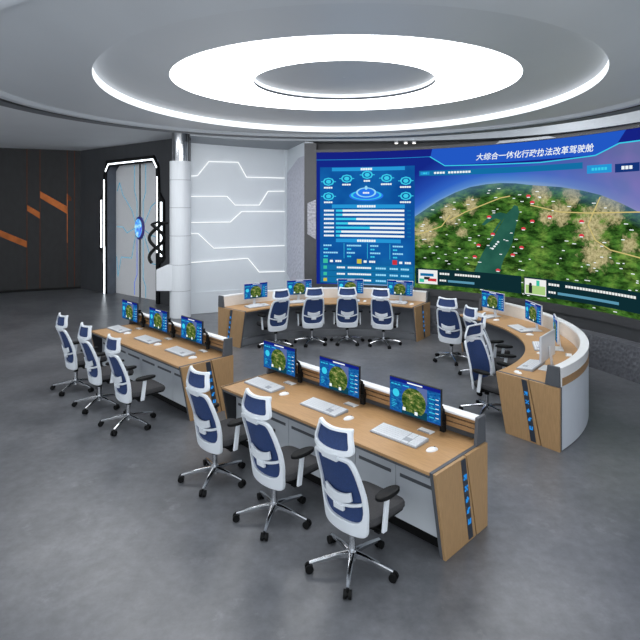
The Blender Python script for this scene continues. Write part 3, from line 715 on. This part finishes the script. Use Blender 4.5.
CC = Vector((.5, 9.0, 0)); CR = Vector((.6, 8.9, 0))
def curved_desk(CC, RI, RO, a0, a1, label):
    am = R((a0 + a1) / 2); base = Vector((3.1 * math.cos(am), 3.1 * math.sin(am), 0))
    t = thing('curved_desk', label, 'desk', CC + base, 0, 'curved control desks'); off = -base
    n = 56; e = math.degrees(.058 / 3.1)
    def sec(nm, mats, r0, r1, z0, z1, par=t, d=e, bevel=0., **kw):
        return MB().sector(r0, r1, a0 + d, a1 - d, z0, z1, n=n, **kw).build(nm, mats, par, off=off, bevel=bevel)
    sec('worktop', WOOD, RI, RO - .1, .722, .75, bevel=.003)
    sec('front_rail', GREYDK, RI + .01, RI + .03, .70, .722)
    sec('modesty_panel', MODEST, RI + .32, RI + .34, .1, .715)
    sec('kick_ledge', MODEST, RI + .20, RI + .32, 0, .13, bevel=.004)
    sec('rear_panel', PANELW, RO - .03, RO, .01, .755)
    sec('wood_band', WOODS, RO - .03, RO + .003, .757, .85)
    sec('ledge', [ALU, BEIGE], RO - .10, RO - .001, .75, .965, mi=0, mi_in=1, d=e * .6)
    sec('ledge_top', ALU, RO - .105, RO + .004, .95, .975, d=e * .6, bevel=.004)
    for a, sg in ((a0, -1), (a1, 1)):
        rad = Vector((math.cos(R(a)), math.sin(R(a)), 0)); out = Vector((-math.sin(R(a)), math.cos(R(a)), 0)) * sg
        fn = lambda v, z: rad * (RI - .01 + v * (RO - RI + .01) / .88) + Vector((0, 0, z)) - base
        end_panel(t, fn, out, D=.88)
        MB().prism([fn(.69, H + .001) + out * .001, fn(.725, .987) + out * .001, fn(.87, .987) + out * .001, fn(.88, H + .001) + out * .001], -out * .034).build('end_cap', GREYEND, t, bevel=.003)
    return t
curved_desk(CC, 2.66, 3.47, 56.0, 139.5, 'curved oak control desk with four monitors at the back, facing the big screen')
curved_desk(CR, 2.62, 3.45, -50.8, 37.0, 'curved oak control desk with four monitors on the right side')

# ------------------------------------------------------------------ monitors, keyboards, mice, sockets
def mon_img():
    def island(nt, uv):
        g = ramp(nt, noise(nt, uv, 8, 6, .75), [(.34, (20, 44, 20)), (.46, (58, 92, 36)), (.56, (112, 128, 62)), (.66, (214, 198, 140))])
        return g
    return uvglow('monitor_island', island, .95)
def mon_side():
    def fn(nt, uv): return ramp(nt, noise(nt, uv, 14, 4, .7), [(.35, (14, 62, 130)), (.6, (30, 110, 178)), (.8, (120, 200, 235))])
    return uvglow('monitor_readout', fn, .95)
MON = [GL['navy'], glow('monitor_sky', (34, 84, 170)), mon_side(), mon_img(), GL['white'], GL['cyan'], glow('monitor_teal', (18, 66, 84)), glow('monitor_dusk', (92, 108, 160))]
def make_display(parent, y, zc, w=.568, h=.318):
    bm = bmesh.new(); uvl = None
    faces = []
    def P(pts, d, mi):
        f = bm.faces.new([bm.verts.new(((u - .5) * w, y - .0006 * d, zc + (v - .5) * h)) for u, v in pts]); f.material_index = mi; faces.append((f, pts))
    def rc(u0, u1, v0, v1, d, mi): P([(u0, v0), (u1, v0), (u1, v1), (u0, v1)], d, mi)
    rc(0, 1, 0, 1, 0, 1); rc(.55, .76, .45, .9, 1, 7); rc(0, 1, .9, 1, 2, 0); rc(0, .25, .02, .9, 2, 2); rc(.75, 1, .02, .9, 2, 2); rc(.25, .75, .0, .22, 2, 6)
    P([(.49 + .24 * math.cos(a), .42 + .41 * math.sin(a)) for a in [2 * pi * k / 28 for k in range(28)]], 3, 3)
    rc(.25, .75, .0, .1, 4, 6)
    rc(.36, .66, .925, .965, 3, 4); rc(.27, .4, .82, .845, 3, 5)
    for k in range(3): rc(.03 + .07 * k, .08 + .07 * k, .80, .83, 3, 5)
    for k in range(5): rc(.04, .10 + .025 * (k % 3), .12 + .05 * k, .135 + .05 * k, 3, 5)
    P([(.13 + .07 * math.cos(a), .56 + .12 * math.sin(a)) for a in [2 * pi * k / 16 for k in range(16)]], 3, 5)
    for k in range(5): rc(.79, .88 + .02 * (k % 3), .14 + .13 * k, .165 + .13 * k, 3, 5); rc(.91, .97, .16 + .13 * k, .18 + .13 * k, 3, 4)
    rc(.27, .33, .10, .2, 5, 4); rc(.51, .57, .06, .16, 5, 4)
    uvl = bm.loops.layers.uv.new('UVMap')
    for f, pts in faces:
        for l, (u, v) in zip(f.loops, pts): l[uvl].uv = (u, v)
    me = bpy.data.meshes.new('display'); bm.to_mesh(me); bm.free()
    for m_ in MON: me.materials.append(m_)
    o = bpy.data.objects.new('display', me); COL.objects.link(o); o.parent = parent; return o
def arm_monitor():
    t = thing('monitor', '', 'monitor', group='monitors on black arms at the straight desks')
    MB().box(-.29, .29, -.012, .012, .135, .468).build('screen_panel', DARKP, t, bevel=.004)
    MB().box(-.15, .15, .012, .03, .2, .4).build('rear_housing', DARKP, t, bevel=.005)
    make_display(t, -.0135, .3015)
    a = MB(); a.tube([(.0, .03, .30), (.08, .09, .30), (.15, .10, .29)], .016, 10); a.tube([(.15, .10, .29), (.22, .112, .26), (.22, .122, .20)], .016, 10); a.box(-.045, .045, .028, .04, .25, .33); a.cyl((.15, .10, .26), (.15, .10, .32), .024, n=14)
    a.build('arm', BLACK, t, smooth=True)
    c = MB(); c.box(.195, .245, .108, .146, .03, .19); c.box(.205, .235, .146, .166, .09, .15); c.cyl((.22, .122, .18), (.22, .122, .24), .021, n=14); c.box(.20, .255, .085, .115, .10, .14)
    c.build('clamp', BLACK, t, bevel=.004)
    return t
def stand_monitor():
    t = thing('monitor', '', 'monitor', group='silver monitors on stands at the curved desks')
    MB().box(-.29, .29, -.012, .012, .135, .468).build('screen_panel', SILVER, t, bevel=.004)
    make_display(t, -.0135, .3015)
    MB().prism([(-.03, .012, .30), (.03, .012, .30), (.03, .055, .012), (-.03, .055, .012)], (0, .018, 0)).build('stand_neck', SILVER, t, bevel=.003)
    MB().box(-.12, .12, -.085, .095, 0, .012).build('stand_foot', SILVER, t, bevel=.004)
    return t
def keyboard():
    t = thing('keyboard', '', 'keyboard', group='white keyboards on the control desks')
    MB().prism([(-.255, -.105, 0), (-.255, -.105, .014), (-.255, .105, .03), (-.255, .105, 0)], (.51, 0, 0)).build('key_tray', KEYC, t, bevel=.004)
    k = MB()
    def key(x0, x1, y0, y1):
        z = lambda y: .014 + (y + .105) / .21 * .016
        k.prism([(x0, y0, z(y0)), (x1, y0, z(y0)), (x1, y1, z(y1)), (x0, y1, z(y1))], (0, 0, .005))
    for row in range(6):
        y = -.092 + row * .0315
        if row == 0:
            for x0, x1 in ((-.243, -.19), (-.186, -.15), (-.146, -.01), (-.006, .03), (.034, .085)): key(x0, x1, y, y + .024)
        else:
            for i in range(14): key(-.243 + i * .0235, -.243 + i * .0235 + .018, y, y + .024)
        for i in range(3):
            if row in (0, 3, 4, 5): key(.094 + i * .021, .094 + i * .021 + .018, y, y + .024)
        for i in range(4): key(.165 + i * .021, .165 + i * .021 + .018, y, y + .024)
    k.build('keycaps', KEYW, t)
    return t
def mouse():
    t = thing('computer_mouse', '', 'computer mouse', group='white mice beside the keyboards')
    rings = []
    for i in range(9):
        u = i / 8; y = -.058 + .116 * u; w_ = .032 * max(.12, math.sin(pi * min(1, max(0, (u * .92 + .04)))) ** .45); h = .028 * max(.12, math.sin(pi * (u * .86 + .07)) ** .6)
        rings.append([(w_ * math.cos(a), y, max(0, h * math.sin(a))) for a in [2 * pi * k / 20 for k in range(20)]])
    MB().rings(rings).build('shell', PLASTW, t, smooth=True)
    MB().cyl((-.004, .030, .0235), (.004, .030, .0235), .006, n=12).build('scroll_wheel', SLOT, t, smooth=True)
    return t
def socket():
    t = thing('desk_socket', '', 'desk socket', group='white pop up desk sockets')
    MB().box(-.075, .075, -.04, .04, 0, .008).build('cover', PLASTW, t, bevel=.003)
    MB().box(-.06, .06, -.043, -.028, .004, .010).build('socket_lip', KEYC, t)
    return t
protos = {}
def spawn(kind, loc, rz, label):
    if kind not in protos:
        o = {'am': arm_monitor, 'sm': stand_monitor, 'kb': keyboard, 'ms': mouse, 'sk': socket}[kind](); protos[kind] = o
        place(o, loc, rz); o['label'] = label; return o
    return dup(protos[kind], loc, rz, label)
def onstr(o, u, v, z): return o - ax * u + bx * v + Vector((0, 0, z))
seats = {'B': (B0, 'near centre desk', (.586, 1.555, 2.53), (.63, 1.60, 2.585), (.26, 1.228, 2.204), (.52, 1.461, 2.438), ('nearest its lit end panel', 'in the middle', 'at its far left end')),
         'L': (L0, 'left desk', (.64, 1.63, 2.635), (.65, 1.63, 2.64), (.272, 1.266, 2.283), (.473, 1.481, 2.475), ('nearest its lit end panel', 'in the middle', 'at its far left end'))}
for key, (o, nm, ms, ks, mi_, sk, wh) in seats.items():
    for i in range(3):
        spawn('am', onstr(o, ms[i], .56, H + .001), TH, 'black arm mounted monitor, %s, %s' % (nm, wh[i]))
        spawn('kb', onstr(o, ks[i], .365, H + .001), TH + random.uniform(-.02, .02), 'white keyboard on the %s, %s' % (nm, wh[i]))
        spawn('ms', onstr(o, mi_[i], .345, H + .001), TH + random.uniform(-.5, -.2), 'white mouse on the %s, %s' % (nm, wh[i]))
        spawn('sk', onstr(o, sk[i], .64, H + .001), TH, 'small white socket plate on the %s, %s' % (nm, wh[i]))
def onarc(c, r, a, z): return c + Vector((r * math.cos(R(a)), r * math.sin(R(a)), z))
arc = [('rear curved desk', CC, 3.12, 2.92, (127, 108, 86.5, 66), (128.5, 109, 87.5, 67), ('leftmost', 'second from the left', 'third from the left', 'rightmost'), 7.2),
       ('right curved desk', CR, 3.05, 2.84, (27.0, 4.5, -18.5, -39.5), (29, 6.0, -17.5, -39.6), ('farthest from the camera', 'second farthest from the camera', 'second nearest the camera', 'nearest its lit end'), 8.2)]
for nm, c, rm, rk, ma, ka, wh, dm in arc:
    for i in range(4):
        extra = ' seen from behind' if nm[1] == 'i' and i == 3 else ''
        spawn('sm', onarc(c, rm, ma[i], H + .001), R(ma[i] - 90), 'silver monitor%s on the %s, %s' % (extra, nm, wh[i]))
        spawn('kb', onarc(c, rk, ka[i], H + .001), R(ka[i] - 90), 'white keyboard on the %s, %s' % (nm, wh[i]))
        spawn('ms', onarc(c, rk, ka[i] - dm, H + .001), R(ka[i] - dm - 90) - .3, 'white mouse on the %s, %s' % (nm, wh[i]))
for a, w_ in ((-1.4, 'between the second and third monitors'), (-24, 'between the third and fourth monitors')):
    spawn('sk', onarc(CR, 3.2, a, H + .001), R(a - 90), 'small white socket plate on the right curved desk, ' + w_)

# ------------------------------------------------------------------ office chair
def spline(pts, k=4):
    out = []; n = len(pts)
    for i in range(n - 1):
        p0, p1, p2, p3 = [Vector(pts[max(0, min(n - 1, j))]) for j in (i - 1, i, i + 1, i + 2)]
        for s_ in range(k):
            t = s_ / k
            out.append(.5 * ((2 * p1) + (-p0 + p2) * t + (2 * p0 - 5 * p1 + 4 * p2 - p3) * t * t + (-p0 + 3 * p1 - 3 * p2 + p3) * t ** 3))
    out.append(Vector(pts[-1])); return out
def sback(z):
    k = [(.30, .085), (.42, .10), (.55, .118), (.68, .14), (.82, .185), (.98, .242)]
    for (z0, s0), (z1, s1) in zip(k, k[1:]):
        if z <= z1: return s0 + (s1 - s0) * (z - z0) / (z1 - z0)
    return k[-1][1]
def bpt(w_, z, o=0.): return Vector((w_, -sback(z) - o + .95 * w_ * w_, z))
def full(half):
    h = spline(half, 3); return h + [Vector((-p.x, p.y)) for p in h[-2:0:-1]]
OUT = full([(0, .336), (.11, .338), (.185, .346), (.216, .375), (.226, .46), (.236, .57), (.232, .69), (.222, .81), (.210, .90), (.194, .958), (.155, .986), (0, .992)])
INN = full([(0, .440), (.09, .442), (.150, .456), (.186, .488), (.201, .53), (.207, .58), (.204, .69), (.195, .81), (.184, .89), (.170, .935), (.140, .957), (0, .963)])
def ring_frame(outl, innl, f, th, name, mat, par):
    m = MB(); n = len(outl); bm = m.bm
    of = [bm.verts.new(f(p.x, p.y, 0)) for p in outl]; nf = [bm.verts.new(f(p.x, p.y, 0)) for p in innl]
    ob_ = [bm.verts.new(f(p.x, p.y, th)) for p in outl]; nb = [bm.verts.new(f(p.x, p.y, th)) for p in innl]
    for i in range(n):
        j = (i + 1) % n
        bm.faces.new((of[i], of[j], nf[j], nf[i])); bm.faces.new((ob_[i], nb[i], nb[j], ob_[j]))
        bm.faces.new((of[i], ob_[i], ob_[j], of[j])); bm.faces.new((nf[i], nf[j], nb[j], nb[i]))
    return m.build(name, mat, par, smooth=True, bevel=.007)
def fill(innl, f, o, name, mat, par, cols=8):
    """curved sheet filling the opening: rows of points between mirrored outline points"""
    m = MB(); n = len(innl); h = n // 2
    rows = []
    for i in range(1, h):
        p = innl[i]; rows.append([f(p.x * (2 * c / cols - 1) * 1.03, p.y, o) for c in range(cols + 1)])
    m.rings(rows, closed=False, caps=False)
    return m.build(name, mat, par, smooth=True)
HO = full([(0, .995), (.10, .998), (.165, 1.006), (.196, 1.022), (.200, 1.055), (.190, 1.10), (.176, 1.15), (.172, 1.185), (.158, 1.196), (.09, 1.188), (0, 1.184)])
HI = full([(0, 1.032), (.09, 1.035), (.140, 1.040), (.163, 1.052), (.167, 1.072), (.160, 1.105), (.150, 1.145), (.145, 1.163), (.134, 1.170), (.08, 1.167), (0, 1.165)])
def hpt(w_, z, o=0.): return Vector((w_, -(.262 - (z - .985) * .16 - 1.0 * (z - 1.06) ** 2) - o + 1.5 * w_ * w_, z))
def office_chair():
    t = thing('office_chair', '', 'office chair', group='white framed blue mesh office chairs')
    # swivel base: five polished arms on casters, one arm pointing forward
    b = MB(); b.cyl((0, 0, .075), (0, 0, .15), .045, .036, 20)
    for k in range(5):
        a = R(90 + 72 * k); d = Vector((math.cos(a), math.sin(a), 0)); s_ = Vector((-d.y, d.x, 0))
        rings = []
        for rr, zt, w_, hh in ((.02, .14, .026, .045), (.12, .128, .020, .032), (.24, .104, .016, .025), (.345, .082, .014, .02)):
            c = d * rr
            rings.append([c + s_ * w_ + Vector((0, 0, zt - hh)), c + s_ * w_ + Vector((0, 0, zt - .008)), c + s_ * w_ * .55 + Vector((0, 0, zt)), c - s_ * w_ * .55 + Vector((0, 0, zt)), c - s_ * w_ + Vector((0, 0, zt - .008)), c - s_ * w_ + Vector((0, 0, zt - hh))])
        b.rings(rings)
    b.build('star_base', CHROME, t, smooth=True)
    for k in range(5):
        a = R(90 + 72 * k); d = Vector((math.cos(a), math.sin(a), 0)); s_ = Vector((-d.y, d.x, 0)); c = d * .345 + Vector((0, 0, .032))
        m = MB(); m.cyl(c + s_ * .008, c + s_ * .030, .032, n=18); m.cyl(c - s_ * .030, c - s_ * .008, .032, n=18); m.cyl(c - s_ * .01, c + s_ * .01, .02, n=10); m.cyl(c, c + Vector((0, 0, .045)), .012, n=10)
        m.build('caster', BLACK, t, smooth=True)
    g = MB(); g.cyl((0, 0, .14), (0, 0, .30), .026, n=16); g.build('gas_lift', CHROME, t, smooth=True)
    g = MB(); g.cyl((0, 0, .27), (0, 0, .36), .034, n=16); g.prism([(-.09, -.06, .345), (.09, -.06, .345), (.11, .16, .345), (-.11, .16, .345)], (0, 0, .05)); g.prism([(-.05, -.055, .335), (.05, -.055, .335), (.05, -.02, .345), (-.05, -.02, .345)], (0, 0, .06))
    g.tube([(.10, .02, .37), (.22, .04, .365)], .008, 8); g.box(.20, .25, .025, .055, .355, .372)
    g.build('tilt_mechanism', BLACK, t, smooth=True, bevel=.004)
    # seat
    def seat_ring(z, k, dy=0.): 
        pts = []
        for i in range(36):
            a = 2 * pi * i / 36; c, s_ = math.cos(a), math.sin(a); e = .36
            x = .245 * k * abs(c) ** e * (1 if c > 0 else -1); y = .255 * k * abs(s_) ** e * (1 if s_ > 0 else -1)
            drop = -.022 * max(0, (y - .13) / .12) ** 2 if y > .13 else 0
            pts.append((x, y + .18 + dy, z + drop))
        return pts
    MB().rings([seat_ring(.395, .90), seat_ring(.402, .95), seat_ring(.418, .96)]).build('seat_pan', BLACK, t, smooth=True)
    MB().rings([seat_ring(.418, .965), seat_ring(.432, 1.), seat_ring(.462, 1.), seat_ring(.478, .965), seat_ring(.484, .85), seat_ring(.478, .4)]).build('seat', FABRIC, t, smooth=True)
    # back
    ring_frame(OUT, INN, bpt, .034, 'back_frame', CHW, t)
    fill(INN, bpt, .008, 'back_mesh', MESHB, t)
    lm = MB()
    def bar(z0, z1, w_, o0, o1, n=12, sag=0.):
        r0 = []
        for i in range(n + 1):
            x = -w_ + 2 * w_ * i / n; dz = sag * (1 - (x / w_) ** 2)
            r0.append([bpt(x, z0 - dz, o0), bpt(x, z1 - dz, o0), bpt(x, z1 - dz, o1), bpt(x, z0 - dz, o1)])
        lm.rings(r0)
    bar(.606, .632, .205, .012, .040, sag=.045)
    bar(.625, .700, .130, .022, .046, sag=.035)
    bar(.525, .575, .05, .022, .05, 6)
    lm.build('lumbar_support', CHW, t, smooth=True, bevel=.005)
    yk = MB(); yk.prism([(-.05, -.088, .352), (.05, -.088, .352), (.05, -.088, .40), (-.05, -.088, .40)], (0, .05, 0)); yk.build('back_yoke', BLACK, t, bevel=.004)
    # headrest
    hr = ring_frame(HO, HI, hpt, .030, 'headrest', CHW, t)
    fill(HI, hpt, .008, 'headrest_mesh', MESHB, hr)
    nk = MB(); nk.prism([bpt(-.075, .945, .012), bpt(.075, .945, .012), hpt(.095, 1.012, .012), hpt(-.095, 1.012, .012)], (0, -.028, 0)); nk.build('headrest_bracket', CHW, hr, bevel=.004)
    # arms
    for sx in (-1, 1):
        a = MB()
        a.prism([(sx * .08, .03, .352), (sx * .275, .04, .375), (sx * .275, .10, .375), (sx * .08, .12, .352)], (0, 0, .024))
        ab = a.build('arm_bracket', BLACK, t, bevel=.005)
        p = MB(); p.prism([(sx * .262, .035, .37), (sx * .262, .085, .37), (sx * .262, .12, .635), (sx * .262, .075, .635)], (sx * .024, 0, 0))
        po = p.build('armrest_post', CHW, t, bevel=.006)
        pd = []
        for z, k in ((.634, .86), (.640, 1.), (.660, 1.), (.668, .9)):
            pd.append([(sx * .275 + .052 * k * math.cos(q) * (1 - .12 * math.sin(q)), .105 + .135 * k * math.copysign(abs(math.sin(q)) ** .8, math.sin(q)), z) for q in [2 * pi * i / 24 for i in range(24)]])
        MB().rings(pd).build('arm_pad', BLACK, po, smooth=True)
    return t
chair0 = office_chair()
chairs = [((.255, 4.255), 45, 'near centre desk, the one closest to the camera'), ((-.422, 4.935), 45, 'near centre desk, in the middle of its row'), ((-1.102, 5.628), 45, 'near centre desk, in front of the left desk end panel'),
          ((-2.51, 7.03), 44, 'left desk, nearest its lit end panel'), ((-3.17, 7.72), 44, 'left desk, in the middle of its row'), ((-3.83, 8.42), 44, 'left desk, the leftmost one in the picture'),
          ((-.90, 10.92), 126, 'rear curved desk, leftmost of its four'), ((-.17, 11.19), 106, 'rear curved desk, second from the left'), ((.57, 11.25), 88, 'rear curved desk, third from the left'), ((1.31, 11.08), 67, 'rear curved desk, rightmost of its four'),
          ((2.44, 9.95), 54, 'right curved desk, farthest from the camera'), ((2.70, 8.98), 16, 'right curved desk, second farthest and mostly hidden'), ((2.73, 8.22), -15, 'right curved desk, just behind the nearest one'), ((2.30, 7.40), -52, 'right curved desk, turned to show its front, nearest the camera')]
for i, ((x, y), az, lab) in enumerate(chairs):
    loc = (x, y, 0); rz = R(az - 90); lab = 'white and blue office chair, ' + lab
    if i == 0:
        place(chair0, loc, rz); chair0['label'] = lab
    else:
        dup(chair0, loc, rz, lab)

# ------------------------------------------------------------------ light
FILL_OUT_W, FILL_DOWN_W = 35, 78
wd = bpy.data.worlds.new('world'); S.world = wd; wd.use_nodes = True
bg = wd.node_tree.nodes['Background']; bg.inputs['Color'].default_value = (.90, .95, 1., 1); bg.inputs['Strength'].default_value = 1.65
def area(nm, loc, aim, sx, sy, w, col=(1, 1, 1)):
    l = bpy.data.lights.new(nm, 'AREA'); l.shape = 'RECTANGLE'; l.size = sx; l.size_y = sy; l.energy = w; l.color = col
    o = bpy.data.objects.new(nm, l); COL.objects.link(o); o.location = loc
    o.rotation_euler = (Vector(aim) - Vector(loc)).to_track_quat('-Z', 'Y').to_euler(); return o
# unseen fill lights added above the canopy, shining outwards to brighten walls and ceiling
for k in range(14):
    a = 2 * pi * k / 14; c, s_ = math.cos(a), math.sin(a)
    p = Vector((.10 + 2.8 * c, 4.80 + 2.6 * s_, Z1 + .26)); area('added_canopy_fill', p, p + Vector((c, s_, .22)), .9, .16, FILL_OUT_W)
# unseen fill lights added behind the canopy to brighten the back of the room
for x, y in ((-2.2, 9.6), (.4, 10.4), (3.0, 9.4), (-5.4, 11.5)):
    area('added_ceiling_fill', (x, y, CEIL - .02), (x, y, 0), 3.2, 1.8, FILL_DOWN_W)
S.view_settings.view_transform = 'Standard'; S.view_settings.look = 'None'
S.view_settings.exposure = 0.; S.view_settings.gamma = 1.; S.view_settings.use_curve_mapping = False
